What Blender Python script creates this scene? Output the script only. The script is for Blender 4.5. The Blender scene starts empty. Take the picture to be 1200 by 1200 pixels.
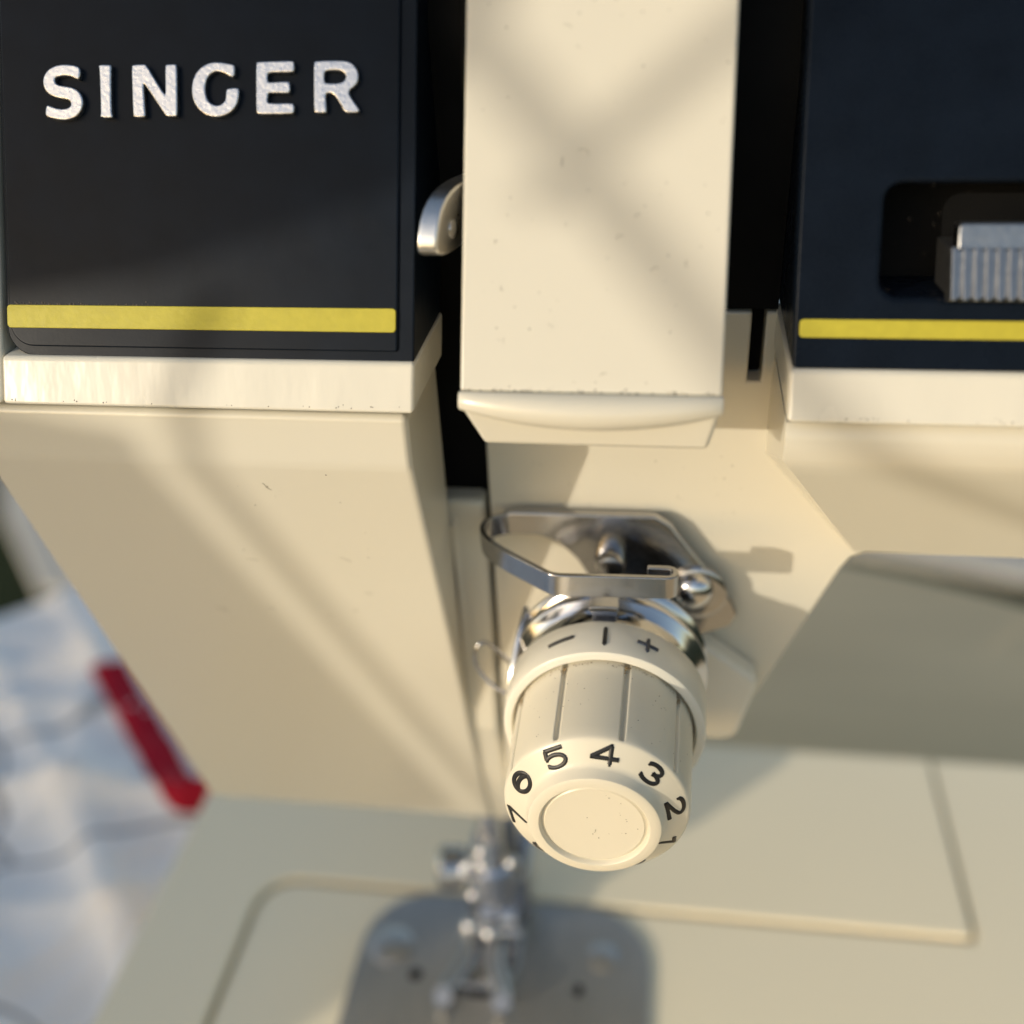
import bpy, bmesh, math, random
from mathutils import Vector, Matrix

random.seed(7)
S = 0.001                                   # everything below is written in millimetres
scn = bpy.context.scene
COL = scn.collection

# ------------------------------------------------------------------ camera
def V(*a): return Vector(a)
F = 1250.0                                  # focal length in pixels of the 1200 px photograph
Dv = V(208, -796, 1250).normalized()        # machine depth axis seen from the camera (x right, y down, z forward)
Xv = V(9100, 310, -1250); Xv = (Xv - Xv.dot(Dv) * Dv).normalized()
Zv = Dv.cross(Xv)                           # machine "down"
C = V(0, -155, 235)                         # camera position, mm
axis = lambda i: V(Xv[i], Dv[i], -Zv[i])
cam = bpy.data.cameras.new('camera')
camo = bpy.data.objects.new('camera', cam); COL.objects.link(camo)
r_, d_, f_ = axis(0), axis(1), axis(2)
M = Matrix.Identity(4)
for i in range(3):
    M[i][0], M[i][1], M[i][2], M[i][3] = r_[i], -d_[i], -f_[i], C[i] * S
camo.matrix_world = M
cam.sensor_width = 36; cam.lens = 36 * F / 1200
cam.clip_start = 0.005; cam.clip_end = 200
cam.dof.use_dof = True; cam.dof.focus_distance = 0.149
cam.dof.aperture_fstop = cam.lens / 5.2
cam.dof.aperture_blades = 0
scn.camera = camo

def ray(px, py):
    v = V((px - 600) / F, (py - 600) / F, 1)
    return V(v.dot(Xv), v.dot(Dv), -v.dot(Zv))
def onY(px, py, y): r = ray(px, py); return C + r * ((y - C.y) / r.y)
def onZ(px, py, z): r = ray(px, py); return C + r * ((z - C.z) / r.z)
def onX(px, py, x): r = ray(px, py); return C + r * ((x - C.x) / r.x)
def onP(px, py, p, n): r = ray(px, py); return C + r * ((p - C).dot(n) / r.dot(n))

# ------------------------------------------------------------------ light
SUN = V(1.0, 1.0, -0.42).normalized()       # direction the sunlight travels
SU = V(1, -1, 0).normalized(); SW = SU.cross(SUN); SW = SW if SW.z > 0 else -SW
elev = math.asin(-SUN.z); azim = math.atan2(-SUN.x, -SUN.y)
w = bpy.data.worlds.new('World'); scn.world = w; w.use_nodes = True
nt = w.node_tree; nt.nodes.clear()
sky = nt.nodes.new('ShaderNodeTexSky'); sky.sky_type = 'NISHITA'; sky.sun_disc = False
sky.sun_elevation = elev; sky.sun_rotation = azim; sky.air_density = 1.0; sky.dust_density = 1.5
bg = nt.nodes.new('ShaderNodeBackground'); bg.inputs[1].default_value = 0.15
wo = nt.nodes.new('ShaderNodeOutputWorld')
nt.links.new(sky.outputs[0], bg.inputs[0]); nt.links.new(bg.outputs[0], wo.inputs[0])
sl = bpy.data.lights.new('sun', 'SUN'); sl.energy = 1.6; sl.angle = math.radians(0.45); sl.color = (1.0, 0.97, 0.90)
so = bpy.data.objects.new('sun', sl); COL.objects.link(so)
so.rotation_euler = SUN.to_track_quat('-Z', 'Y').to_euler(); so.location = (-1.5, -1.5, 1.5)
scn.view_settings.view_transform = 'Standard'; scn.view_settings.look = 'None'
scn.view_settings.exposure = 0.60
scn.view_settings.use_white_balance = True
scn.view_settings.white_balance_temperature = 7500; scn.view_settings.white_balance_tint = 10; scn.view_settings.gamma = 1
scn.view_settings.use_curve_mapping = False
scn.cycles.max_bounces = 10; scn.cycles.use_denoising = True
scn.cycles.sample_clamp_indirect = 6

# ------------------------------------------------------------------ materials
def mat(name, col, rough=0.4, metal=0.0, var=0.06, vscale=60, bump=0.02, bscale=900, spec=0.5,
        col2=None, stretch=(1, 1, 1), rvar=0.08, coat=0.0):
    m = bpy.data.materials.new(name); m.use_nodes = True
    n = m.node_tree; b = n.nodes['Principled BSDF']
    b.inputs['Metallic'].default_value = metal
    b.inputs['Specular IOR Level'].default_value = spec
    b.inputs['Coat Weight'].default_value = coat
    b.inputs['Coat Roughness'].default_value = 0.12
    tc = n.nodes.new('ShaderNodeTexCoord'); mp = n.nodes.new('ShaderNodeMapping')
    mp.inputs['Scale'].default_value = stretch
    geo = n.nodes.new('ShaderNodeNewGeometry')
    n.links.new(geo.outputs['Position'], mp.inputs[0])
    t1 = n.nodes.new('ShaderNodeTexNoise'); t1.inputs['Scale'].default_value = vscale; t1.inputs['Detail'].default_value = 6
    n.links.new(mp.outputs[0], t1.inputs[0])
    rp = n.nodes.new('ShaderNodeValToRGB')
    c2 = col2 or tuple(max(0, c * (1 - 2.2 * var)) for c in col)
    rp.color_ramp.elements[0].color = (*c2, 1); rp.color_ramp.elements[1].color = (*[c * (1 + var) for c in col], 1)
    rp.color_ramp.elements[0].position = 0.1; rp.color_ramp.elements[1].position = 0.9; rp.color_ramp.interpolation = 'B_SPLINE'
    n.links.new(t1.outputs[0], rp.inputs[0]); n.links.new(rp.outputs[0], b.inputs['Base Color'])
    if bump <= 0: bump = 1e-6
    t2 = n.nodes.new('ShaderNodeTexNoise'); t2.inputs['Scale'].default_value = bscale; t2.inputs['Detail'].default_value = 4
    n.links.new(mp.outputs[0], t2.inputs[0])
    bp = n.nodes.new('ShaderNodeBump'); bp.inputs['Strength'].default_value = 1.0; bp.inputs['Distance'].default_value = bump * S
    n.links.new(t2.outputs[0], bp.inputs['Height']); n.links.new(bp.outputs[0], b.inputs['Normal']) if bump > 1e-5 else None
    t3 = n.nodes.new('ShaderNodeTexNoise'); t3.inputs['Scale'].default_value = vscale * 2.3; t3.inputs['Detail'].default_value = 5
    n.links.new(mp.outputs[0], t3.inputs[0])
    mr = n.nodes.new('ShaderNodeMapRange'); mr.inputs[1].default_value = 0.1; mr.inputs[2].default_value = 0.9
    mr.inputs[3].default_value = max(0.02, rough - rvar); mr.inputs[4].default_value = rough + rvar
    n.links.new(t3.outputs[0], mr.inputs[0]); n.links.new(mr.outputs[0], b.inputs['Roughness'])
    return m

CREAM = (0.62, 0.585, 0.49)
m_cream = mat('cream_plastic', CREAM, 0.24, var=0.02, vscale=9, bump=0, bscale=1400, rvar=0.02)
m_gloss = mat('polished_cream', (0.64, 0.61, 0.52), 0.25, var=0.012, vscale=90, bump=0.30, bscale=120, stretch=(1, 0.35, 0.35), rvar=0.06)
m_bed = mat('cream_enamel', (0.88, 0.77, 0.56), 0.22, var=0.01, vscale=20, bump=0, bscale=900, rvar=0.05)
m_knob = mat('cream_dial_plastic', (0.66, 0.61, 0.49), 0.34, var=0.015, vscale=120, bump=0.012, bscale=1800)
m_ring = mat('ivory_ring_plastic', (0.69, 0.66, 0.57), 0.32, var=0.02, vscale=120, bump=0.01, bscale=1800)
m_black = mat('black_plastic', (0.004, 0.008, 0.015), 0.36, var=0.25, vscale=160, bump=0.008, bscale=2600, rvar=0.05, spec=0.12)
m_blackg = mat('glossy_black_plastic', (0.004, 0.007, 0.013), 0.28, var=0.25, vscale=160, bump=0.015, bscale=2600, rvar=0.05, spec=0.12)
m_void = mat('matt_black_casting', (0.006, 0.006, 0.006), 0.8, var=0.3, bump=0.05, bscale=500, spec=0.1)
m_yellow = mat('olive_yellow_paint', (0.46, 0.40, 0.045), 0.5, var=0.10, vscale=700, bump=0.03, bscale=1500, spec=0.3)
m_silver = mat('brushed_silver_foil', (0.66, 0.67, 0.69), 0.30, metal=1.0, var=0.05, vscale=900, bump=0.06, bscale=1700, rvar=0.12)
m_chrome = mat('chrome', (0.62, 0.62, 0.63), 0.14, metal=1.0, var=0.03, vscale=300, bump=0.004, bscale=900, rvar=0.05)
m_chromed = mat('worn_nickel', (0.46, 0.46, 0.47), 0.17, metal=1.0, var=0.08, vscale=400, bump=0.012, bscale=1500, rvar=0.08)
m_lever = mat('bright_nickel', (0.72, 0.71, 0.69), 0.30, metal=1.0, var=0.05, vscale=400, bump=0.004, rvar=0.06)
m_pewter = mat('brushed_pewter', (0.40, 0.40, 0.40), 0.36, metal=1.0, var=0.10, vscale=600, bump=0.05, bscale=1200, rvar=0.1)
m_steel = mat('grey_steel', (0.46, 0.45, 0.43), 0.36, metal=0.85, var=0.08, vscale=80, bump=0.01, bscale=900, stretch=(6, 1, 1), rvar=0.06)
m_ink = mat('black_ink', (0.008, 0.008, 0.009), 0.45, var=0.2, bump=0.01)
m_inkb = mat('blue_black_ink', (0.03, 0.037, 0.055), 0.45, var=0.3, vscale=900, bump=0.01)
m_dirt = mat('brown_grime', (0.28, 0.19, 0.09), 0.7, var=0.3, vscale=900, bump=0.02)
m_lint = mat('grey_lint', (0.13, 0.11, 0.09), 0.9, var=0.3, bump=0)
m_cloth = mat('white_cotton', (0.92, 0.88, 0.84), 0.9, var=0.03, vscale=14, bump=0.12, bscale=1200, spec=0.1)
_n = m_cloth.node_tree                          # faint grey drawn lines printed on the cloth
_v = _n.nodes.new('ShaderNodeTexVoronoi'); _v.feature = 'DISTANCE_TO_EDGE'; _v.inputs['Scale'].default_value = 13
_w = _n.nodes.new('ShaderNodeTexNoise'); _w.inputs['Scale'].default_value = 9
_a = _n.nodes.new('ShaderNodeVectorMath'); _a.operation = 'MULTIPLY_ADD'; _a.inputs[1].default_value = (0.12,) * 3
_g = _n.nodes.new('ShaderNodeNewGeometry')
_n.links.new(_g.outputs['Position'], _w.inputs[0]); _n.links.new(_w.outputs['Color'], _a.inputs[0]); _n.links.new(_g.outputs['Position'], _a.inputs[2]); _n.links.new(_a.outputs[0], _v.inputs[0])
_r = _n.nodes.new('ShaderNodeMapRange'); _r.inputs[1].default_value = 0.010; _r.inputs[2].default_value = 0.022; _r.inputs[3].default_value = 0.45; _r.inputs[4].default_value = 1.0
_n.links.new(_v.outputs['Distance'], _r.inputs[0])
_m = _n.nodes.new('ShaderNodeMixRGB'); _m.blend_type = 'MULTIPLY'; _m.inputs[0].default_value = 1
_b = _n.nodes['Principled BSDF']; _l = _b.inputs['Base Color'].links[0].from_socket
_n.links.new(_l, _m.inputs[1]); _n.links.new(_r.outputs[0], _m.inputs[2]); _n.links.new(_m.outputs[0], _b.inputs['Base Color'])
m_red = mat('red_trim', (0.44, 0.012, 0.028), 0.8, var=0.1, vscale=60, bump=0.05, spec=0.15)
m_table = mat('taupe_table', (0.78, 0.58, 0.34), 0.7, var=0.12, vscale=5, bump=0.05, bscale=300, stretch=(1, 6, 1), spec=0.3)
m_grass = mat('dark_lawn', (0.022, 0.032, 0.014), 0.9, var=0.35, vscale=9, bump=6, bscale=60, spec=0.1)
m_path = mat('pale_paving', (0.42, 0.41, 0.38), 0.85, var=0.15, vscale=7, bump=1, bscale=120, spec=0.2)
m_shade_screen = mat('shade_screen_slate', (0.03, 0.038, 0.055), 0.7, var=0.2, vscale=12, bump=0.2, bscale=120, stretch=(1, 1, 0.2))  # dark colour of the added shade screens, keeps their reflections dark

# ------------------------------------------------------------------ helpers
def obj(name, bm_or_mesh, m, parent=None, bevel=0, segs=3, smooth=True, angle=30, sub=0):
    if isinstance(bm_or_mesh, bmesh.types.BMesh):
        me = bpy.data.meshes.new(name)
        bmesh.ops.recalc_face_normals(bm_or_mesh, faces=bm_or_mesh.faces[:])
        bm_or_mesh.to_mesh(me); bm_or_mesh.free()
    else:
        me = bm_or_mesh
    if m is not None:
        me.materials.clear(); me.materials.append(m)
    if smooth:
        me.polygons.foreach_set('use_smooth', [True] * len(me.polygons))
        try: me.set_sharp_from_angle(angle=math.radians(angle + 8))
        except Exception: pass
    o = bpy.data.objects.new(name, me); COL.objects.link(o)
    if parent is not None: o.parent = parent
    if bevel:
        b = o.modifiers.new('bevel', 'BEVEL'); b.width = bevel * S; b.segments = segs
        b.limit_method = 'ANGLE'; b.angle_limit = math.radians(angle); b.harden_normals = True
    if sub:
        s = o.modifiers.new('sub', 'SUBSURF'); s.levels = sub; s.render_levels = sub
    return o

def tag(o, label=None, cat=None, kind=None, group=None):
    if label: o['label'] = label
    if cat: o['category'] = cat
    if kind: o['kind'] = kind
    if group: o['group'] = group
    return o

def empty(name, loc=(0, 0, 0)):
    o = bpy.data.objects.new(name, None); COL.objects.link(o); o.location = loc; o.empty_display_size = 0.02
    return o

def prism_bm(pts, frame, h0, h1, bm=None):
    """polygon pts (a,b) swept from h0 to h1, frame(a,b,h) gives mm"""
    bm = bm or bmesh.new()
    lo = [bm.verts.new(frame(a, b, h0) * S) for a, b in pts]
    hi = [bm.verts.new(frame(a, b, h1) * S) for a, b in pts]
    bm.faces.new(lo[::-1]); bm.faces.new(hi)
    n = len(pts)
    for i in range(n):
        bm.faces.new((lo[i], lo[(i + 1) % n], hi[(i + 1) % n], hi[i]))
    return bm

fX = lambda y, z, x: V(x, y, z)             # (y,z) profile swept along x
fY = lambda x, z, y: V(x, y, z)             # (x,z) outline swept along y
fZ = lambda x, y, z: V(x, y, z)             # (x,y) outline swept along z
TILT = math.radians(26)
PP = V(0, -28, 175); PU = V(0, math.sin(TILT), math.cos(TILT)); PN = V(0, -math.cos(TILT), math.sin(TILT))
fP = lambda x, s, h: V(x, 0, 0) + PP + PU * s + (PN * h if h > 0 else V(0, -h, 0))      # leaning front panel
def pan(px, py, h=0):
    q = onP(px, py, PP + PN * h, PN); return q.x, (q - PP).dot(PU)

def rrect(x0, y0, x1, y1, r, n=6):
    rs = r if isinstance(r, (tuple, list)) else (r,) * 4      # bl, br, tr, tl
    out = []
    for (cx, cy, a0, rr) in ((x0, y0, 180, rs[0]), (x1, y0, 270, rs[1]), (x1, y1, 0, rs[2]), (x0, y1, 90, rs[3])):
        if rr <= 0: out.append((cx, cy)); continue
        ox = cx + rr if cx == x0 else cx - rr; oy = cy + rr if cy == y0 else cy - rr
        for k in range(n + 1):
            a = math.radians(a0 + 90 * k / n); out.append((ox + rr * math.cos(a), oy + rr * math.sin(a)))
    return out

def lathe_bm(prof, centre, ax, n=96, bm=None, rfun=None, cap=True):
    """prof = [(r, t)], revolve about ax through centre"""
    bm = bm or bmesh.new(); ax = ax.normalized()
    e1 = ax.orthogonal().normalized(); e2 = ax.cross(e1)
    rings = []
    for r, t in prof:
        rg = []
        for k in range(n):
            a = 2 * math.pi * k / n
            rr = rfun(r, t, a) if rfun else r
            rg.append(bm.verts.new((centre + ax * t + (e1 * math.cos(a) + e2 * math.sin(a)) * rr) * S))
        rings.append(rg)
    for A, B in zip(rings, rings[1:]):
        for k in range(n): bm.faces.new((A[k], A[(k + 1) % n], B[(k + 1) % n], B[k]))
    if cap:
        bm.faces.new(rings[0][::-1]); bm.faces.new(rings[-1])
    return bm

def tube_bm(path, r, n=10, bm=None, closed=False):
    bm = bm or bmesh.new(); path = [V(*p) for p in path]; rings = []
    prev = None
    for i, p in enumerate(path):
        a = path[i - 1] if i else path[i]; b = path[i + 1] if i < len(path) - 1 else path[i]
        t = (b - a).normalized()
        e1 = (prev - t * prev.dot(t)).normalized() if prev else t.orthogonal().normalized()
        prev = e1; e2 = t.cross(e1)
        rr = r[i] if isinstance(r, (list, tuple)) else r
        rings.append([bm.verts.new((p + (e1 * math.cos(2 * math.pi * k / n) + e2 * math.sin(2 * math.pi * k / n)) * rr) * S) for k in range(n)])
    for A, B in zip(rings, rings[1:]):
        for k in range(n): bm.faces.new((A[k], A[(k + 1) % n], B[(k + 1) % n], B[k]))
    bm.faces.new(rings[0][::-1]); bm.faces.new(rings[-1])
    return bm

def smooth_path(pts, it=2, closed=False):
    pts = [V(*p) for p in pts]
    for _ in range(it):
        q = [] if closed else [pts[0]]
        n = len(pts); rng = range(n) if closed else range(n - 1)
        for i in rng:
            a, b = pts[i], pts[(i + 1) % n]
            q += [a * 0.75 + b * 0.25, a * 0.25 + b * 0.75]
        if not closed: q.append(pts[-1])
        pts = q
    return pts

def ribbon_bm(path, half, thick, up=V(0, 0, 1)):
    """strip standing on edge along path"""
    bm = bmesh.new(); rings = []
    for i, p in enumerate(path):
        a = path[max(i - 1, 0)]; b = path[min(i + 1, len(path) - 1)]
        t = (b - a).normalized(); s = t.cross(up).normalized()
        rings.append([bm.verts.new((p + up * (half * q) + s * (thick / 2 * k)) * S) for q, k in ((1, 1), (1, -1), (-1, -1), (-1, 1))])
    for A, B in zip(rings, rings[1:]):
        for k in range(4): bm.faces.new((A[k], A[(k + 1) % 4], B[(k + 1) % 4], B[k]))
    bm.faces.new(rings[0][::-1]); bm.faces.new(rings[-1])
    return bm

def bake(o):
    dg = bpy.context.evaluated_depsgraph_get(); dg.update()
    me = bpy.data.meshes.new_from_object(o.evaluated_get(dg))
    o.modifiers.clear(); o.data = me
    return o

def boolean(o, cutter, op):
    b = o.modifiers.new('bool', 'BOOLEAN'); b.operation = op; b.object = cutter; b.solver = 'EXACT'
    bpy.context.view_layer.update(); bake(o)
    bpy.data.objects.remove(cutter); return o

def soften(o, bevel, segs=3, angle=30):
    me = o.data
    me.polygons.foreach_set('use_smooth', [True] * len(me.polygons))
    me.set_sharp_from_angle(angle=math.radians(angle + 8))
    b = o.modifiers.new('bevel', 'BEVEL'); b.width = bevel * S; b.segments = segs
    b.limit_method = 'ANGLE'; b.angle_limit = math.radians(angle); b.harden_normals = True

def curve_mesh(name, splines, extrude=0, bevel=0, fill=True, frame=None, z=0, res=2, off=0):
    """2D closed outlines (filled, holes by nesting) or stroked polylines -> mesh, placed by frame (mm)"""
    cu = bpy.data.curves.new(name, 'CURVE'); cu.dimensions = '2D' if fill else '3D'
    if fill: cu.fill_mode = 'BOTH'
    cu.extrude = extrude; cu.offset = off; cu.bevel_depth = bevel; cu.bevel_resolution = res
    if not fill:
        cu.use_fill_caps = True; out = []
        for pts in splines:
            cur = [pts[0]]
            for i in range(1, len(pts)):
                cur.append(pts[i])
                if i < len(pts) - 1:
                    a = V(pts[i][0] - pts[i-1][0], pts[i][1] - pts[i-1][1], 0); b = V(pts[i+1][0] - pts[i][0], pts[i+1][1] - pts[i][1], 0)
                    if a.length > 1e-6 and b.length > 1e-6 and a.angle(b) > math.radians(50): out.append(cur); cur = [pts[i]]
            out.append(cur)
        for pts in list(out):                       # round ends
            for e in (pts[0], pts[-1]): out.append([(e[0] - bevel * .5, e[1]), (e[0] + bevel * .5, e[1])])
        splines = out
    for pts in splines:
        sp = cu.splines.new('POLY'); sp.points.add(len(pts) - 1); sp.use_cyclic_u = fill
        for q, p in zip(sp.points, pts): q.co = (p[0], p[1], z, 1)
    o = bpy.data.objects.new(name, cu); COL.objects.link(o)
    bpy.context.view_layer.update()
    dg = bpy.context.evaluated_depsgraph_get()
    me = bpy.data.meshes.new_from_object(o.evaluated_get(dg))
    bpy.data.objects.remove(o); bpy.data.curves.remove(cu)
    for v in me.vertices: v.co = frame(*v.co) * S
    return me

def chaikin(pts, it=1, closed=True):
    for _ in range(it):
        q = [] if closed else [pts[0]]; n = len(pts)
        for i in (range(n) if closed else range(n - 1)):
            a, b = pts[i], pts[(i + 1) % n]
            q += [(a[0] * .75 + b[0] * .25, a[1] * .75 + b[1] * .25), (a[0] * .25 + b[0] * .75, a[1] * .25 + b[1] * .75)]
        if not closed: q.append(pts[-1])
        pts = q
    return pts

# ------------------------------------------------------------------ setting
GZ, TZ = -780, -45
bm = bmesh.new()
for p in ((-40000, -40000), (40000, -40000), (40000, 40000), (-40000, 40000)): bm.verts.new(V(*p, GZ) * S)
bm.faces.new(bm.verts[:]); tag(obj('ground', bm, m_grass, smooth=False), kind='structure')
pth = [onZ(0, 545, GZ), onZ(6, 610, GZ), onZ(48, 700, GZ), onZ(600, 690, GZ), onZ(1000, 648, GZ), onZ(1210, 688, GZ), onZ(1500, 640, GZ), onZ(1500, 420, GZ), onZ(600, 400, GZ), onZ(0, 420, GZ)]
tag(obj('path', prism_bm([(p.x, p.y) for p in pth], fZ, GZ - 60, GZ + 15), m_path, bevel=6), kind='structure')

TC, TR = V(-24, -131, TZ), 402
tb = tag(empty('round_table', (TC.x * S, TC.y * S, GZ * S)), 'round taupe table carrying the sewing machine and the white cloth', 'table')
def tpart(name, bm, m, **k):
    o = obj(name, bm, m, tb, **k); o.matrix_parent_inverse = tb.matrix_world.inverted(); return o
bpy.context.view_layer.update()
tpart('table_top', lathe_bm([(TR - 3, -24), (TR, -20), (TR, -4), (TR - 4, 0)], V(TC.x, TC.y, TZ), V(0, 0, 1), 160), m_table)
tpart('pedestal', lathe_bm([(60, GZ + 40 - TZ), (34, GZ + 90 - TZ), (30, -200), (45, -60), (90, -24.5)], V(TC.x, TC.y, TZ), V(0, 0, 1), 48), m_table)
tpart('pedestal_foot', lathe_bm([(240, GZ - TZ), (240, GZ + 14 - TZ), (200, GZ + 28 - TZ), (62, GZ + 39.5 - TZ)], V(TC.x, TC.y, TZ), V(0, 0, 1), 64), m_table)

# white cloth bunched over the left of the table
def wave(x, y):
    h = 0
    for (kx, ky, ph, am, pw) in folds:
        h += am * (1 - abs(math.sin(kx * x + ky * y + ph + 0.9 * math.sin(0.013 * x + ph) + 0.7 * math.sin(0.017 * y + 2 * ph)))) ** pw
    return h
folds = [(0.024, 0.016, 0.3, 10, 3.0), (-0.014, 0.034, 1.9, 9, 3.2), (0.045, -0.028, 4.1, 6, 3.0), (0.06, 0.055, 2.2, 5, 1.8), (0.006, 0.07, 5.0, 6.0, 2.4), (0.11, -0.06, 0.4, 2.2, 1.5)]
def cloth_z(x, y):
    edge = min(1, max(0, (-133 - x) / 14))
    return TZ + 2 + edge * 0.7 * wave(x, y)
bm = bmesh.new(); NA, NR = 260, 90; rows = []
for i in range(NA + 1):
    a = math.radians(113 + (246 - 113) * i / NA); rin = (-133 - TC.x) / math.cos(a); row = []
    for j in range(NR + 5):
        if j <= NR:
            r = rin + (TR + 2 - rin) * j / NR; dz = 0
            x, y = TC.x + r * math.cos(a), TC.y + r * math.sin(a)
            k = min(1, (TR + 2 - r) / 14); z = TZ + 2 + (cloth_z(x, y) - TZ - 2) * k + 5 * math.exp(-((TR - 6 - r) / 6) ** 2)
        else:
            q = j - NR; r = TR + 3 + 1.5 * math.sqrt(q) + 2 * math.sin(a * 23); x, y = TC.x + r * math.cos(a), TC.y + r * math.sin(a); z = TZ + 2 - 14 * q
        row.append(bm.verts.new(V(x, y, z) * S))
    rows.append(row)
for A, B in zip(rows, rows[1:]):
    for j in range(NR + 4): bm.faces.new((A[j], A[j + 1], B[j + 1], B[j]))
cl = obj('tablecloth', bm, m_cloth, angle=180)
sd = cl.modifiers.new('thick', 'SOLIDIFY'); sd.thickness = 0.8 * S; sd.offset = 1
tag(cl, 'crumpled white cloth spread over the table beside the machine', 'cloth')

def band(path, width, lift=2.0):
    bm = bmesh.new(); prs = []
    for i, p in enumerate(path):
        a = path[max(i - 1, 0)]; b = path[min(i + 1, len(path) - 1)]
        t = (b - a); t.z = 0; t.normalize(); s = V(-t.y, t.x, 0)
        prs.append([bm.verts.new(V(q.x, q.y, cloth_z(q.x, q.y) + lift) * S) for q in (p + s * width * .5, p + s * width * .17, p - s * width * .17, p - s * width * .5)])
    for A, B in zip(prs, prs[1:]):
        for k in range(3): bm.faces.new((A[k], A[k + 1], B[k + 1], B[k]))
    return bm
rp = smooth_path([onZ(128, 784, -34), onZ(164, 842, -34), onZ(203, 912, -34), onZ(218, 933, -34), onZ(232, 930, -34), onZ(262, 890, -34)], 3)
rd = obj('red_ribbon', band(rp, 13), m_red, angle=180)
sd = rd.modifiers.new('thick', 'SOLIDIFY'); sd.thickness = 1.0 * S; sd.offset = 1
tag(rd, 'bright red ribbon trim lying on the white cloth', 'ribbon')

# added out-of-view screens, shaped to cast shade edges and stripes on the machine
def sp(u, w_, h, L): return SU * u + SW * w_ - SUN * (L + h)
def screen_piece(pts, L, th=8): return prism_bm(pts, lambda u, w_, h: sp(u, w_, h, L), 0, th)
def screen(name, L, label):
    base = sp(-120, -900, 0, L); base.z = GZ
    e = tag(empty(name, tuple(base * S)), label, 'screen'); bpy.context.view_layer.update()
    inv = e.matrix_world.inverted()
    def piece(nm, pts, h0, th):
        o = obj(nm, prism_bm(pts, lambda u, w_, h: sp(u, w_, h, L), h0, h0 + th), m_shade_screen, e); o.matrix_parent_inverse = inv
    return piece
def strip(a, b, wd):
    d = V(b[0] - a[0], b[1] - a[1], 0).normalized(); n = V(-d.y, d.x, 0) * wd / 2
    return [(a[0] + n.x, a[1] + n.y), (a[0] - n.x, a[1] - n.y), (b[0] - n.x, b[1] - n.y), (b[0] + n.x, b[1] + n.y)]
pc_ = screen('shade_screen', 850, 'added unseen slate blue screen of two boards that shades the machine')
pc_('shade_board', [(-32, 138), (-32, 46), (-46, 38), (-46, -620), (-330, -620), (-330, 138)], 0, 8)
pc_('upper_shade_board', [(-330, 152), (-50, 152), (-33, 161), (-13, 178), (-4, 200), (-2, 300), (-330, 300)], 0, 8)
pc_('lath', strip((-26.5, 160), (-26.5, 44), 3.6), 0, 8)
pc_('post', strip((-66, 320), (-66, -1150), 30), 8.2, 30)
pc_('post', strip((-290, 320), (-290, -1150), 30), 8.2, 30)
pc_ = screen('shade_trellis', 1000, 'added unseen slate blue trellis whose diagonal laths cast shade bands on the machine')  # added out of view; its laths cast the crossing bands of shade
pc_('lath', strip((-12, 203), (84, 121), 5.5), 0, 5)
pc_('lath', strip((5, 180), (78, 342), 4.2), 5.1, 5)
pc_('post', strip((84, 350), (84, -1160), 14), 10.2, 20)

# ------------------------------------------------------------------ sewing machine
mach = tag(empty('sewing_machine', (0, 0, TZ * S)), 'cream and black sewing machine with a numbered tension dial and SINGER badge', 'sewing machine')
bpy.context.view_layer.update()
MINV = mach.matrix_world.inverted()
def part(name, bm, m, parent=None, **k):
    o = obj(name, bm, m, parent or mach, **k)
    if parent is None: o.matrix_parent_inverse = MINV
    return o

WALL = -6.0
# --- bed
bed = part('bed', prism_bm([(-131, -70), (250, -70), (250, 88), (-131, 88)], fZ, TZ + 1, -4.2), m_bed, bevel=1.5)
part('bed_panel', prism_bm(
    [(-131, -70), (-104.5, -70), (-104.2, 14)] + [(-94 + 10.2 * math.cos(math.radians(a)), 15.8 + 10.2 * math.sin(math.radians(a))) for a in range(180, 89, -15)]
    + [(79, 26), (79.7, 26.7), (80, 86.6), (-131, 86.6)], fZ, -4.1, 0), m_bed, bed, bevel=1.0, segs=4)
part('slide_plate', prism_bm(
    [(-102.8, -70), (250, -70), (250, 87.4), (81.2, 87.4), (81.2, 27.5), (80.2, 24.8)] + [(-93 + 9.6 * math.cos(math.radians(a)), 15.2 + 9.6 * math.sin(math.radians(a))) for a in range(90, 181, 15)], fZ, -4.1, -0.7), m_bed, bed, bevel=0.8, segs=3)
npl = part('needle_plate', prism_bm(rrect(-72, -48, 1, 24.5, (3, 3, 17, 17), 8), fZ, -0.6, 0.4), m_steel, bevel=0.4)
part('plate_screw', lathe_bm([(5.6, 0), (5.6, 0.5), (5.0, 0.9), (0.1, 1.0)], V(-64, 7.5, 0.42), V(0, 0, 1), 40), m_steel, npl)
part('plate_screw', lathe_bm([(4.0, 0), (4.0, 0.3), (3.6, 0.5), (0.1, 0.5)], V(-11, 10, 0.42), V(0, 0, 1), 40), m_steel, npl)
for hx, hy in ((-56.3, 0.4), (-16.3, 0.4)):
    part('plate_hole', lathe_bm([(1.7, 0), (1.5, 0.06), (0.1, 0.05)], V(hx, hy, 0.42), V(0, 0, 1), 24), m_void, npl)
for k in range(6):
    part('seam_guide', prism_bm(rrect(-28 + 2.6 * k, -30, -27.4 + 2.6 * k, 16, 0.2, 2), fZ, 0.41, 0.62), m_steel, npl)
part('feed_slot', prism_bm(rrect(-43, -4, -37, 14, 1, 4), fZ, 0.41, 0.55), m_void, npl)

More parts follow.
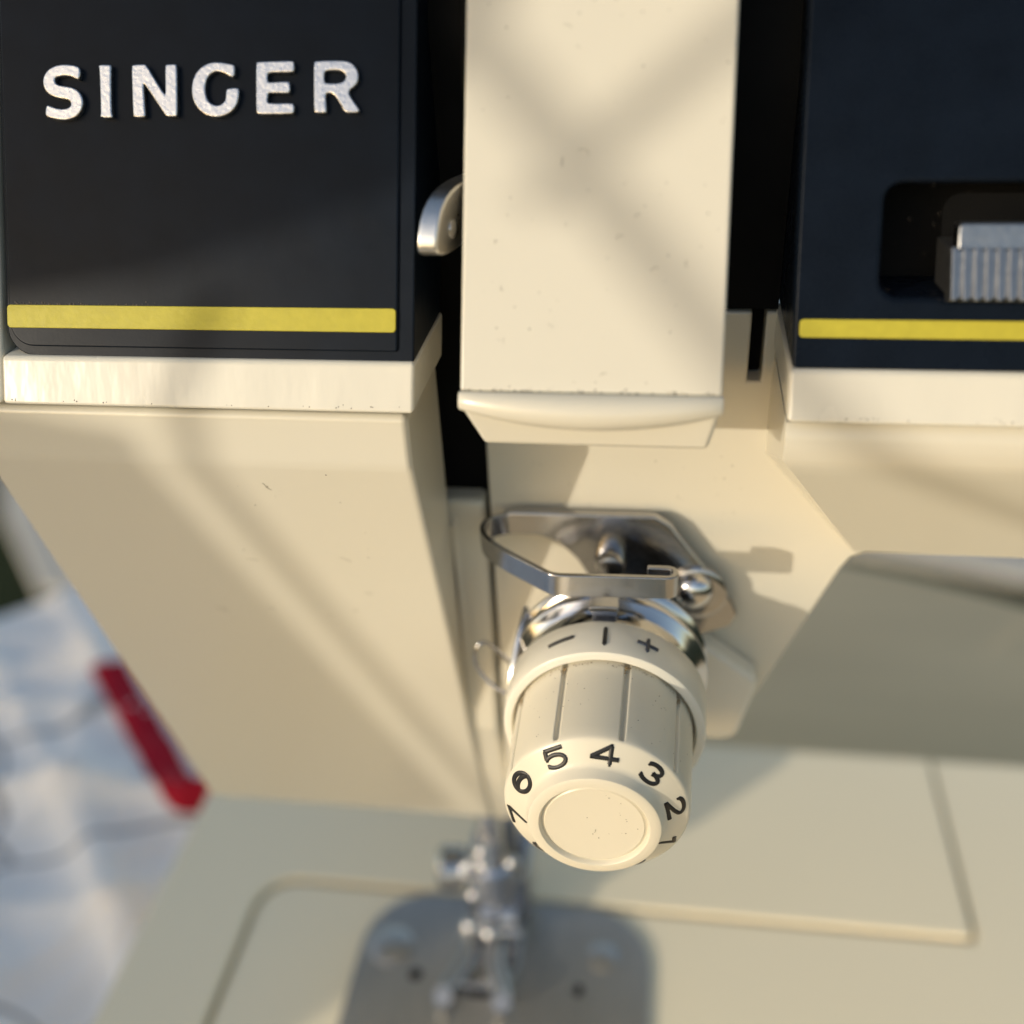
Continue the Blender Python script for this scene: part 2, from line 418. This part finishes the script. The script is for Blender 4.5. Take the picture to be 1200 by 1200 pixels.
# --- left head: leaning black cover, cream ledge, undercut cream face
PB = 1.9
hc = part('head_cover', prism_bm(rrect(-92.6, PB, -33.8, 80, (4.2, 0.3, 0.3, 3), 8), fP, -18, 0), m_black, bevel=0.45)
x0, s0 = pan(9, 404); x1, s1 = pan(467, 403)
part('face_panel', prism_bm(rrect(-92.0, PB + 1.3, x1, 79, (3.6, 0.5, 0.5, 3), 8), fP, -1, 0.45), m_black, hc, bevel=0.35)
xa, sa = pan(12, 384); xb, sb = pan(467, 362)
part('yellow_stripe', prism_bm(rrect(xa, sa, xb - 0.2, sb, 0.5, 3), fP, 0.2, 0.68), m_yellow, hc, bevel=0.12, segs=2)
g1 = lambda p: (40 + p[0] / 6, 60 + p[1] / 6)
g2 = lambda p: (210 + p[0] / 5.217, 55 + p[1] / 5.217)
LET = [
 ('S', g1, [[(335,150),(328,118),(300,105),(250,97),(200,97),(150,108),(105,135),(78,175),(70,215),(78,260),(100,300),(140,325),(190,338),(240,345),(265,360),(268,385),(250,402),(215,410),(170,405),(130,392),(105,380),(92,395),(88,440),(94,464),(130,478),(190,490),(245,488),(300,470),(335,435),(352,390),(352,340),(335,300),(305,270),(265,255),(210,247),(175,240),(157,222),(155,202),(165,188),(200,180),(240,178),(280,188),(312,206),(328,196)]]),
 ('I', g1, [[(462,110),(468,98),(545,98),(552,110),(549,150),(552,430),(562,462),(555,475),(482,475),(473,464),(478,430),(468,140)]]),
 ('N', g1, [[(693,112),(702,98),(785,94),(800,104),(860,205),(925,308),(931,295),(928,110),(936,96),(1004,94),(1012,106),(1014,280),(1016,452),(1006,465),(942,466),(928,455),(860,350),(785,240),(776,236),(784,350),(791,448),(790,462),(778,471),(716,471),(704,460),(698,280)]]),
 ('G', g2, [[(347,120),(346,165),(340,186),(325,192),(290,170),(250,155),(215,158),(185,185),(168,225),(165,275),(178,325),(205,352),(240,362),(270,350),(290,325),(292,268),(304,255),(364,252),(374,265),(368,330),(350,375),(315,410),(265,432),(215,435),(165,420),(120,385),(92,335),(82,280),(85,220),(105,165),(145,122),(195,98),(250,95),(305,104),(335,110)]]),
 ('E', g2, [[(475,104),(484,93),(600,90),(695,87),(709,97),(710,148),(698,162),(600,162),(556,164),(546,174),(547,212),(558,220),(670,212),(684,222),(684,278),(671,290),(560,286),(548,295),(545,335),(556,348),(695,345),(709,356),(708,404),(696,415),(590,417),(488,418),(476,406),(475,250)]]),
 ('R', g2, [[(827,100),(838,88),(1000,85),(1050,95),(1085,125),(1102,165),(1100,210),(1080,245),(1040,272),(1050,305),(1106,384),(1105,400),(1090,408),(1030,408),(1012,400),(990,355),(945,290),(908,288),(900,300),(908,394),(900,410),(840,410),(828,400),(827,250)],
            [(905,150),(980,148),(1010,160),(1025,185),(1015,210),(985,225),(905,225),(894,215),(892,165)]]),
]
for ch, g, loops in LET:
    sps = [chaikin([pan(*g(p), 1.0) for p in lp], 1) for lp in loops]
    me = curve_mesh('letter', sps, extrude=0.3, bevel=0.18, off=-0.2, frame=lambda a, b, h: fP(a, b, h + 0.92))
    o = obj('letter', me, m_silver, hc, angle=25); o['label'] = 'raised silver letter ' + ch

ldg = part('ledge', prism_bm(rrect(-93.2, -5.0, -33.6, PB - 0.15, 0), fP, -19, 0.7), m_gloss, bevel=0.6, segs=4)
part('head_side', prism_bm(rrect(-101, -5.0, -93.3, 80, 0), fP, -19, 0.4), m_cream, bevel=0.7)

KY, KZ, BY, BZ = -29.4, 161.5, 5.0, 53.0     # undercut face from its kink to the bottom edge
head = part('head_body', prism_bm([(KY, 169.7), (KY, KZ), (BY, BZ), (45, BZ), (45, 100), (-9.5, 140), (-9.5, 169.7)], fX, -100.5, -35.0), m_cream)
fy = lambda z: KY + (KZ - z) * (BY - KY) / (KZ - BZ)
NZ = 92.0
fill = part('fill', prism_bm([(fy(NZ), 143), (fy(NZ), NZ), (BY, BZ), (20, BZ), (20, 80), (-2.5, 100), (-2.5, 143)], fX, -45, -29.6), m_cream)
boolean(head, fill, 'UNION'); soften(head, 1.1, 3, 14)
head.data.materials.clear(); head.data.materials.append(m_cream)

# --- column wall behind the dial
ca, cb = onY(1000, 645, WALL), onY(850, 870, WALL)
dx = (ca.x - cb.x) / (ca.z - cb.z)
colp = [(-28.9, 71), (-6, 71), (-2, cb.z + 1), (cb.x, cb.z + 1), (ca.x - 1.6, ca.z - 4.0), (ca.x - 0.2, ca.z - 1.5), (ca.x + 2.0, ca.z - 0.4), (ca.x + 6, ca.z + 0.6), (34, 150), (30, 160), (16, 176), (13.6, 176), (13.6, 165), (11.6, 165), (11.6, 176), (-28.9, 176)]
part('column', prism_bm(colp, fY, 75, WALL), m_cream, bevel=0.5)
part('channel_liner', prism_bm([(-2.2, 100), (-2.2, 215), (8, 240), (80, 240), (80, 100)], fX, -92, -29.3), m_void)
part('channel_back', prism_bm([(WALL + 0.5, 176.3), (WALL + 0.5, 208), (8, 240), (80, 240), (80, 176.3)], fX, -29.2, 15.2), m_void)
part('column_slot', prism_bm([(11.5, 163), (13.7, 163), (13.7, 176.2), (11.5, 176.2)], fY, 60, -2), m_void)

# --- arm with its chamfered underside
bm = prism_bm([(-28.2, 169.7), (-29.0, 168.8), (-29.4, 167.4), (-29.35, 165.9), (-28.9, 164.3), (-28.0, 162.7), (-26.6, 160.8), (WALL - 0.3, ca.z), (78, ca.z), (78, 169.7)], fX, 15.2, 130)
A_, B_, E_ = V(15.2, -29.0, 164.5), V(ca.x, WALL - 0.3, ca.z), V(15.2, WALL, 153)
nrm = (B_ - A_).cross(E_ - A_).normalized()
if nrm.z > 0: nrm = -nrm
res = bmesh.ops.bisect_plane(bm, geom=bm.verts[:] + bm.edges[:] + bm.faces[:], plane_co=A_ * S, plane_no=nrm, clear_outer=True)
ed = [e for e in res['geom_cut'] if isinstance(e, bmesh.types.BMEdge)]
bmesh.ops.contextual_create(bm, geom=ed)
part('arm_body', bm, m_cream, bevel=1.2, segs=4, angle=36)
part('arm_ledge', prism_bm(rrect(15.0, -5.0, 130, PB - 0.15, 0), fP, -24, 0.7), m_gloss, bevel=0.7, segs=4)
ac = part('arm_cover', prism_bm(rrect(15.3, PB, 130, 80, 0), fP, -24, 0.2), m_blackg)
wx, ws0 = pan(1030, 362); _, ws1 = pan(1036, 230)
cut = part('cut', prism_bm(rrect(wx, ws0, 100, ws1, 2.2, 6), fP, -13, 4), m_void)
boolean(ac, cut, 'DIFFERENCE'); soften(ac, 0.8, 3)
ac.data.materials.clear(); ac.data.materials.append(m_blackg)
part('window_back', prism_bm(rrect(wx - 1, ws0 - 1, 101, ws1 + 1, 0), fP, -12.9, -11.5), m_void, ac)
rx0, rs1 = pan(937, 374); _, rs0 = pan(937, 395.5)
part('yellow_stripe', prism_bm(rrect(rx0, rs0, 120, rs1, 0.5, 3), fP, 0.1, 0.42), m_yellow, ac, bevel=0.12, segs=2)

# --- slide lever in the window of the arm
lx, lsb = pan(1110, 352, 3); _, lst = pan(1120, 292, 3); cx, cst = pan(1124, 262, 1)
lev = part('slide_lever', prism_bm(rrect(cx, lst - 1.0, 75, cst, 0.6, 3), fP, -1.5, 1.2), m_pewter, bevel=0.7, segs=4)
part('grip', prism_bm([(lsb + 0.3, 2.6), (lst, 1.9), (lst, -6), (lsb + 0.3, -6)], lambda s_, h, x: fP(x, s_, h), lx + 0.3, 75), m_pewter, lev, bevel=0.1, segs=1)
for k in range(30):
    xx = lx + 0.1 + 1.32 * k
    part('rib', prism_bm([(xx, 1.2), (xx + 0.3, 3.3), (xx + 0.95, 3.3), (xx + 1.22, 1.2)],
         lambda x, h, s_: fP(x, s_, h - 0.18 * (s_ - lsb)), lsb, lst + 0.35), m_pewter, lev, bevel=0.12, segs=2)

# --- central thread cover with finger lip
H = 7.0
cxl, cs0 = pan(540.5, 460, H); cxr, cs0b = pan(845, 463, H); cxt, _ = pan(545, 0, H); cxtr, _ = pan(868, 0, H)
cs = (cs0 + cs0b) / 2; cxl, cxr = (cxl + cxt) / 2, (cxr + cxtr) / 2
cov = part('thread_cover', prism_bm([(cxl, cs), (cxr, cs), (cxr, 82), (cxl, 82)], fP, H - 9, H), m_cream, bevel=0.35)
# lip: lofted crescent
_, sm = pan(700, 497, H + 2); _, se = pan(540, 482, H + 1)
bm = bmesh.new(); rings = []
NX = 40
for i in range(NX + 1):
    t = -1 + 2 * i / NX; x = (cxl + cxr) / 2 + t * (cxr - cxl) / 2 * 1.012
    q = (1 - t * t); b = 2.3 + 2.3 * q; p = 0.7 + 2.2 * q ** 0.8
    prof = [(0.15, H - 4)] + [(0.0 - b * (1 - math.cos(a)) / 2, H - 0.1 + p * math.sin(a) ** 0.9) for a in [math.pi * k / 12 for k in range(13)]] + [(-b, H - 4)]
    rings.append([bm.verts.new(fP(x, cs + s_, h) * S) for s_, h in prof])
for A, B in zip(rings, rings[1:]):
    for k in range(len(A)): bm.faces.new((A[k], A[(k + 1) % len(A)], B[(k + 1) % len(B)], B[k]))
bm.faces.new(rings[0][::-1]); bm.faces.new(rings[-1])
part('finger_lip', bm, m_cream, cov, angle=40, bevel=0.2, segs=2)
# tongue under the lip
tl, tsb = pan(568, 521, 3.5); tr_, tsb2 = pan(829, 527, 3.5); tsb = (tsb + tsb2) / 2
bm = bmesh.new()
top, bot = cs - 2.0, tsb
vt = [bm.verts.new(fP(x, s_, h) * S) for x, s_, h in (
    (cxl + 0.1, top, H + 0.2), (cxr - 0.1, top, H + 0.2), (tr_, bot, 3.6), (tl, bot, 3.6),
    (cxl + 0.1, top, -2), (cxr - 0.1, top, -2), (tr_, bot + 0.6, -2), (tl, bot + 0.6, -2))]
for f in ((0, 1, 2, 3), (4, 7, 6, 5), (0, 4, 5, 1), (3, 2, 6, 7), (0, 3, 7, 4), (1, 5, 6, 2)): bm.faces.new([vt[i] for i in f])
part('tongue', bm, m_cream, cov, bevel=0.7, segs=4)

# --- take-up lever in the slot
TX = -29.6
tp = [onX(px, py, TX) for px, py in ((513, 236), (527, 206), (552, 196), (552, 250), (534, 270), (526, 290), (517, 301), (511, 296))]
pts = chaikin([(p.y, p.z) for p in tp], 2)
tk = part('take_up_lever', prism_bm(pts, lambda y, z, x: V(x + (y + 26) * 0.22, y, z), TX - 2.6, TX), m_lever, bevel=1.0, segs=5)
pc = onX(521, 268, TX)
part('rivet', lathe_bm([(1.2, 0), (1.2, 0.15), (0.8, 0.35), (0.1, 0.4)], V(TX + 0.02 + (pc.y + 26) * 0.22, pc.y, pc.z), V(1, -0.22, 0), 24), m_chrome, tk)

# --- tension unit
AX, AZ = -8.0, 119.0
td = part('tension_dial', lathe_bm([(0.05, -52.7), (6.9, -52.75), (7.1, -52.55), (7.4, -52.5), (7.5, -52.7), (7.6, -53.1), (7.75, -53.25), (8.9, -53.25), (9.25, -53.05), (9.35, -52.7), (9.6, -51.7), (9.85, -51.25), (10.3, -51.0), (12.7, -49.6), (13.0, -49.4), (13.15, -49.15), (13.2, -48.8)]
    + [(13.25 + 0.35 * k / 10, -48.6 + 16 * k / 10) for k in range(11)],
    V(AX, 0, AZ), V(0, 1, 0), 720,
    rfun=lambda r, t, a: r), m_knob, angle=35)
# flutes: narrow grooves every 40 degrees along the grip
for v in td.data.vertices:
    p = v.co / S; r = math.hypot(p.x - AX, p.z - AZ)
    if p.y > -49.0 and r > 12:
        a = math.degrees(math.atan2(p.z - AZ, p.x - AX))
        d = ((a - 75 + 20) % 40) - 20
        g = math.exp(-(d / (1.25 if d > 0 else 2.0)) ** 4)
        fr = min(1, max(0, (p.y + 48.95) / 0.4)) if p.y < -48.5 else 1
        k = 1 - 0.6 * g * fr / r
        v.co = V(AX + (p.x - AX) * k, p.y, AZ + (p.z - AZ) * k) * S
def digit_frame(ang):
    a = math.radians(ang); rad = V(math.cos(a), 0, math.sin(a)); tan = V(math.sin(a), 0, -math.cos(a))
    sl = V(0, 1, 0) * (1.30 / 2.30)          # the cone falls away outwards
    out = (rad + sl).normalized(); nrm = tan.cross(out)
    nrm = nrm if nrm.y < 0 else -nrm
    base = V(AX, -50.38, AZ) + rad * 11.3
    return lambda u, v, h: base + tan * u + out * v + nrm * (h * 0.35 + 0.02)
def arc(cx, cy, rx, ry, a0, a1, n=12): return [(cx + rx * math.cos(math.radians(a0 + (a1 - a0) * k / n)), cy + ry * math.sin(math.radians(a0 + (a1 - a0) * k / n))) for k in range(n + 1)]
DIG = {
 '0': [arc(0, 0, .42, .5, 0, 360, 20)],
 '1': [[(-.22, .28), (.08, .5), (.08, -.5)]],
 '2': [arc(0, .2, .38, .3, 165, -25, 12) + [(.15, -.12), (-.4, -.5), (.42, -.5)]],
 '3': [arc(-.02, .24, .36, .26, 150, -80, 12) + arc(-.02, -.24, .42, .27, 80, -150, 12)],
 '4': [[(.2, -.5), (.2, .5), (-.52, -.2), (.48, -.2)]],
 '5': [[(.38, .5), (-.3, .5), (-.36, .02)] + arc(-.02, -.16, .42, .34, 130, -145, 14)],
 '6': [arc(0, 0, .44, .52, 0, 360, 24), arc(0, -.14, .42, .33, 165, 15, 10)],
 '7': [[(-.42, .5), (.42, .5), (-.12, -.5)]],
 '8': [arc(0, .25, .33, .25, -90, 270, 16), arc(0, -.24, .4, .26, 90, 450, 16)],
 '9': [arc(0, .18, .38, .32, -15, 345, 20) + [(.3, -.2), (.0, -.5)]],
}
for k in range(10):
    ch = str(k); ang = 83 + (k - 4) * 36
    me = curve_mesh('numeral', [[(x * 3.6, y * 2.5) for x, y in s_] for s_ in DIG[ch]], bevel=0.33 if ch != '6' else 0.37, fill=False, frame=digit_frame(ang), res=2)
    o = obj('numeral', me, m_ink, td, angle=60); o['label'] = 'black engraved numeral ' + ch

rg = part('index_ring', lathe_bm([(13.85, -30), (13.85, -33.9), (14.2, -34.35), (15.1, -34.35), (15.45, -34.1), (15.55, -33.6), (15.7, -27.2), (15.4, -26.8), (12, -26.8)], V(AX, 0, AZ), V(0, 1, 0), 200), m_ring, angle=35)
# grime packed in the gap between ring and grip
part('grime', lathe_bm([(13.2, -32.6), (13.84, -32.6), (13.84, -32.0), (13.2, -32.0)], V(AX, 0, AZ), V(0, 1, 0), 120, cap=False), m_dirt, rg)
def ring_frame(ang, y0=-30.6, r=15.64):
    a = math.radians(ang); rad = V(math.cos(a), 0, math.sin(a)); tan = V(math.sin(a), 0, -math.cos(a))
    def fr(u, v, h):
        aa = a - u / r; return V(AX + (r + h) * math.cos(aa), y0 + v, AZ + (r + h) * math.sin(aa))
    return fr
def mark(name, strokes, ang, m, lab):
    me = curve_mesh(name, strokes, bevel=0.33, fill=False, frame=ring_frame(ang), res=2)
    o = obj(name, me, m, rg, angle=60); o['label'] = lab
lin = lambda a, b, n=8: [(a[0] + (b[0] - a[0]) * k / n, a[1] + (b[1] - a[1]) * k / n) for k in range(n + 1)]
mark('minus_mark', [lin((-1.9, -0.25), (1.9, 0.25))], 115, m_ink, 'black minus mark')
mark('index_mark', [lin((0, -1.75), (0, 1.75))], 90, m_ink, 'black index line')
mark('plus_mark', [lin((-1.5, 0.1), (1.5, -0.1)), lin((-0.05, -1.2), (0.05, 1.2))], 66, m_inkb, 'faded plus mark')

ds = part('tension_disc', lathe_bm([(4, -26.6), (13.2, -26.6), (13.5, -25.6), (13.6, -24.4), (13.9, -23.2), (14.6, -22.0), (15.5, -21.4), (15.95, -20.9), (16.0, -20.3), (15.7, -19.8), (14.2, -19.6), (12.5, -19.9), (4, -20)], V(AX, 0, AZ), V(0, 1, 0), 200), m_chrome, angle=45)
part('rear_disc', lathe_bm([(4, -18.8), (12, -18.6), (14.4, -18.3), (15.5, -17.7), (15.9, -17.0), (15.6, -16.4), (13, -16.2), (9, -15), (8.5, -9), (9.2, WALL + 0.2)], V(AX, 0, AZ), V(0, 1, 0), 200), m_chrome, ds, angle=45)
part('spindle', lathe_bm([(6.0, -40), (6.0, WALL + 0.3)], V(AX, 0, AZ), V(0, 1, 0), 32), m_chromed, ds)
# stop tab bridging the discs at the top
def arcplate(r, y0, y1, a0, a1, th, n=16):
    bm = bmesh.new(); rings = []
    for k in range(n + 1):
        a = math.radians(a0 + (a1 - a0) * k / n); c, s_ = math.cos(a), math.sin(a)
        rings.append([bm.verts.new(V(AX + (r + dr) * c, y, AZ + (r + dr) * s_) * S) for dr, y in ((0, y0), (th, y0), (th, y1), (0, y1))])
    for A, B in zip(rings, rings[1:]):
        for q in range(4): bm.faces.new((A[q], A[(q + 1) % 4], B[(q + 1) % 4], B[q]))
    bm.faces.new(rings[0][::-1]); bm.faces.new(rings[-1]); return bm
part('stop_tab', arcplate(15.0, -24.0, -16.6, 84, 101, 1.0), m_chromed, ds, bevel=0.25)
pinp = [onY(598, 800, -24), onY(608, 752, -21), onY(617, 712, -16)]
part('pin', tube_bm(pinp, [0.7, 0.75, 0.5], 14), m_chrome, ds)
cw = smooth_path([onY(px, py, y) for px, py, y in ((600, 778, -18), (584, 764, -18), (570, 752, -18.5), (559, 755, -19), (556, 772, -19.5), (562, 787, -20), (575, 802, -21), (594, 813, -22))], 3)
part('check_spring', tube_bm(cw, 0.34, 10), m_chromed, ds)

tbx = [onY(px, py, WALL - 6) for px, py in ((889, 803), (885, 817), (864, 868), (855, 871), (740, 864), (740, 730), (832, 764))]
part('tension_base', prism_bm([(p.x, p.z) for p in tbx], fY, WALL - 0.1, WALL - 5), m_ring, bevel=1.2, segs=4)

# --- chrome thread guide
gp = [onY(px, py, -10) for px, py in ((590, 603), (600, 601), (768, 606), (786, 617), (858, 706), (864, 720), (856, 734), (818, 745), (800, 742), (745, 705), (700, 690), (676, 655), (655, 636), (630, 627), (590, 626))]
gd = part('thread_guide', prism_bm([(p.x, p.z) for p in gp], fY, -8.4, -10.0), m_chromed, bevel=0.35, segs=3)
zt = onY(590, 603, -10).z; hz = (zt - onY(590, 626, -10).z) / 2; zc = zt - hz
def gz(px, py): return onZ(px, py, zt) - V(0, 0, hz)
p0 = V(onY(592, 603, -9.4).x, -9.2, zc)
gpath = [p0 + V(6, 0, 0), p0 + V(1, 0, 0)] + [gz(px, py) for px, py in ((572, 606), (564, 616), (568, 628), (588, 642))] + [gz(640, 669), gz(648, 672), gz(660, 673), gz(720, 674), gz(782, 676)]
end = gpath[-1]
gpath = smooth_path(gpath, 2)
for a in range(20, 200, 30): gpath.append(end + V(1.3 * math.sin(math.radians(a)), 1.3 - 1.3 * math.cos(math.radians(a)), 0))
gpath.append(end + V(-3, 2.5, 0))
part('guide_loop', ribbon_bm(gpath, hz, 0.9), m_chromed, gd, bevel=0.28, segs=3)
st = onY(716, 652, -10)
part('stud', lathe_bm([(2.6, 0), (2.6, 2.5), (2.2, 3.2), (1.5, 3.4)], V(st.x, -10.05, st.z), V(0, -1, 0), 32), m_chromed, gd)
sc_ = onY(812, 692, -11)
part('guide_screw', lathe_bm([(3.3, 0), (3.4, 0.9), (3.1, 1.9), (2.3, 2.7), (1.2, 3.15), (0.05, 3.25)], V(sc_.x, -10.05, sc_.z), V(0, -1, 0), 48), m_chrome, gd)
part('washer', lathe_bm([(5.0, 0), (5.0, 0.5), (4.6, 0.8), (3.5, 0.8)], V(sc_.x + 0.6, -10.02, sc_.z - 1.0), V(0, -1, 0), 48), m_chromed, gd)

# --- needle bar, clamp and presser foot
NB = V(-37.5, 13, 0)
nb = part('needle_bar', lathe_bm([(2.6, 27), (3.1, 27.6), (3.1, 74)], V(NB.x, NB.y, 0), V(0, 0, 1), 32), m_chrome)
part('needle_clamp', lathe_bm([(4.8, 18), (5.6, 19), (5.6, 30), (4.6, 31)], V(NB.x, NB.y, 0), V(0, 0, 1), 32), m_chrome, nb)
part('clamp_screw', lathe_bm([(2, 0), (2, 4), (5.2, 4.2), (5.4, 9.0), (4.6, 10), (0.1, 10.0)], V(NB.x - 3, NB.y, 26.5), V(-1, -0.1, 0), 24), m_chromed, nb)
part('needle', lathe_bm([(0.1, 1), (0.45, 3), (0.55, 20)], V(NB.x, NB.y - 0.5, 0), V(0, 0, 1), 12), m_chrome, nb)
part('thread_hook', tube_bm(smooth_path([(NB.x - 1, NB.y - 5, 27), (NB.x - 5, NB.y - 6, 29), (NB.x - 7, NB.y - 4, 31), (NB.x - 3, NB.y - 3, 33)], 2), 0.6, 10), m_chrome, nb)
for px, py, y_ in ((565, 996, 7.5), (567, 1012, 7.0), (600, 1009, 8.5), (556, 1046, 9)):  # chrome domes added where sun glints should show on the clamp
    q = onY(px, py, y_)
    part('bar_glint_dome', lathe_bm([(1.7, 0), (1.7, 0.6), (1.4, 1.3), (0.8, 1.8), (0.05, 2.0)], V(q.x, y_, q.z), V(-0.1, -1, 0.25), 20), m_chrome, nb)
pf = part('presser_foot', prism_bm(rrect(-45, 14, -29.5, 29, 2, 4), fZ, 5, 23), m_chromed, bevel=1.0)
part('presser_bar', lathe_bm([(3.4, 18), (3.4, 74)], V(-35.5, 24, 0), V(0, 0, 1), 32), m_chromed, pf)
part('foot_screw', lathe_bm([(2.2, 0), (2.2, 3), (4.0, 3.2), (4.2, 6), (3.2, 7), (0.1, 7.2)], V(-43, 22, 16), V(-1, 0, 0), 28), m_chrome, pf)
for px, py, y_ in ((550, 1084, 9), (574, 1092, 8.5)):  # two more added domes, giving the foot its bright glints
    q = onY(px, py, y_)
    part('foot_glint_dome', lathe_bm([(1.9, 0), (1.9, 0.6), (1.5, 1.3), (0.8, 1.8), (0.05, 2.0)], V(q.x, y_, q.z), V(-0.1, -1, 0.25), 20), m_chrome, pf)
part('ankle_pin', tube_bm([(-46, 11, 6.2), (-31.5, 11, 6.2)], 1.6, 16), m_chromed, pf)
part('ankle', prism_bm([(10, 3.5), (17.2, 3.5), (17.2, 13), (12, 9)], fX, -42, -32.5), m_chromed, pf, bevel=0.6)
part('sole', prism_bm([(-46, -3), (-33, -3), (-31, 4), (-31, 15), (-47, 15), (-47, 4)], fZ, 1.0, 3.4), m_chromed, pf, bevel=0.5)
for xa_, xb_ in ((-43.5, -47.5), (-37.0, -33.5)):
    part('toe', tube_bm(smooth_path([(xa_, 10, 3.4), (xa_, 4, 2.9), (xb_, -4, 2.7), (xb_, -6.5, 3.4), (xb_, -7.6, 5.0)], 2), 2.3, 14), m_pewter, pf)

# --- lint and specks lying on the covers
bm = bmesh.new()
def fibre(fr, x, y, ln, curl):
    a = random.uniform(0, 6.28); pts = []
    for k in range(7):
        pts.append(fr(x, y, 0.06)); a += random.uniform(-curl, curl); x += math.cos(a) * ln / 6; y += math.sin(a) * ln / 6
    tube_bm(pts, random.uniform(0.018, 0.035), 5, bm)
def speck(fr, x, y, r):
    lathe_bm([(r, 0), (r * .7, r * .35), (0.01, r * .45)], fr(x, y, 0.0), (fr(x, y, 1) - fr(x, y, 0)), 7, bm)
fc = lambda a, b, h: fP(a, b, H + h)
for k in range(14): fibre(fc, random.uniform(cxl + 1, cxr - 1), random.uniform(cs + 1, 48), random.uniform(0.5, 1.2), 0.9)
fibre(fc, *pan(690, 182, H), 1.8, 0.5); fibre(fc, *pan(725, 280, H), 1.4, 1.2)
for k in range(55): speck(fc, random.uniform(cxl + .5, cxr - .5), random.uniform(cs + .5, 48), random.uniform(0.04, 0.12))
for k in range(60): speck(fc, random.uniform(cxl + .5, cxr - .5), cs + abs(random.gauss(0.1, 0.25)), random.uniform(0.05, 0.15))
fw = lambda a, b, h: V(a, WALL - h, b)
for k in range(30): speck(fw, random.uniform(-25, 12), random.uniform(138, 152), random.uniform(0.05, 0.13))
fn = V(0, -(KZ - BZ), -(BY - KY)).normalized()
ff = lambda a, b, h: V(a, fy(b), b) + fn * h
for k in range(9): fibre(ff, random.uniform(-75, -38), random.uniform(105, 160), random.uniform(0.8, 2.4), 0.8)
for k in range(25): speck(ff, random.uniform(-75, -38), random.uniform(90, 160), random.uniform(0.05, 0.13))
ft = lambda a, b, h: fP(a, b, 0.5 + h)
for k in range(60): speck(ft, random.uniform(-91, -70), sb + abs(random.gauss(0.05, 0.2)), random.uniform(0.05, 0.16))
fk = lambda a, y, h: V(AX + (13.6 + h) * math.cos(a), y, AZ + (13.6 + h) * math.sin(a))
fb = lambda a, b, h: V(AX + a, -52.78 - h, AZ + b)
for k in range(14): r0 = 6.5 * math.sqrt(random.random()); a0 = random.uniform(0, 6.28); speck(fb, r0 * math.cos(a0), r0 * math.sin(a0), random.uniform(0.03, 0.09))
for k in range(1): fibre(fb, random.uniform(-4, 4), random.uniform(-4, 4), random.uniform(0.6, 1.2), 0.4)
for k in range(60): speck(fk, random.uniform(0.3, 2.9), random.uniform(-48, -34), random.uniform(0.03, 0.09))
fwn = lambda a, b, h: fP(a, b, -11.4 + h)
for k in range(70): speck(fP, random.uniform(17, 46), random.uniform(4, 46), random.uniform(0.02, 0.06))
fl = lambda a, b, h: fP(a, b, 0.72 + h)
for k in range(40): speck(fl, random.choice((random.uniform(-92, -34), random.uniform(16, 46))), -4.4 + abs(random.gauss(0, 0.25)), random.uniform(0.04, 0.11))
ln = part('lint', bm, m_lint, angle=60); ln['kind'] = 'stuff'
bm = bmesh.new()                                # brown grime packed at the heads of the flutes
for g_ in (35, 75, 115, 155):
    for k in range(26):
        speck(fk, math.radians(g_ + random.gauss(0, 1.0)), -34.4 - abs(random.gauss(0, 0.7)), random.uniform(0.06, 0.16))
for k in range(60): speck(fk, random.uniform(0.5, 2.7), -34.2 - abs(random.gauss(0, 0.25)), random.uniform(0.05, 0.12))
ew = bmesh.new()                                # paint worn to bare metal along the arm cover's edge
def wear(bm2, x, s_, r, L):
    c = fP(x, s_, 0.05); prism_bm([(x - r, s_ - L), (x + r, s_ - L * .6), (x + r * .6, s_ + L), (x - r * .8, s_ + L * .7)], fP, 0.02, 0.16 if x > 16 else 0.1, bm2)
for k in range(150): wear(ew, random.gauss(16.05, 0.06), random.uniform(2.2, 54), random.uniform(0.02, 0.07), random.uniform(0.05, 0.25))
wo_ = part('edge_wear', ew, m_silver, smooth=False); wo_['kind'] = 'stuff'
gm = part('grime_specks', bm, m_dirt, angle=60); gm['kind'] = 'stuff'
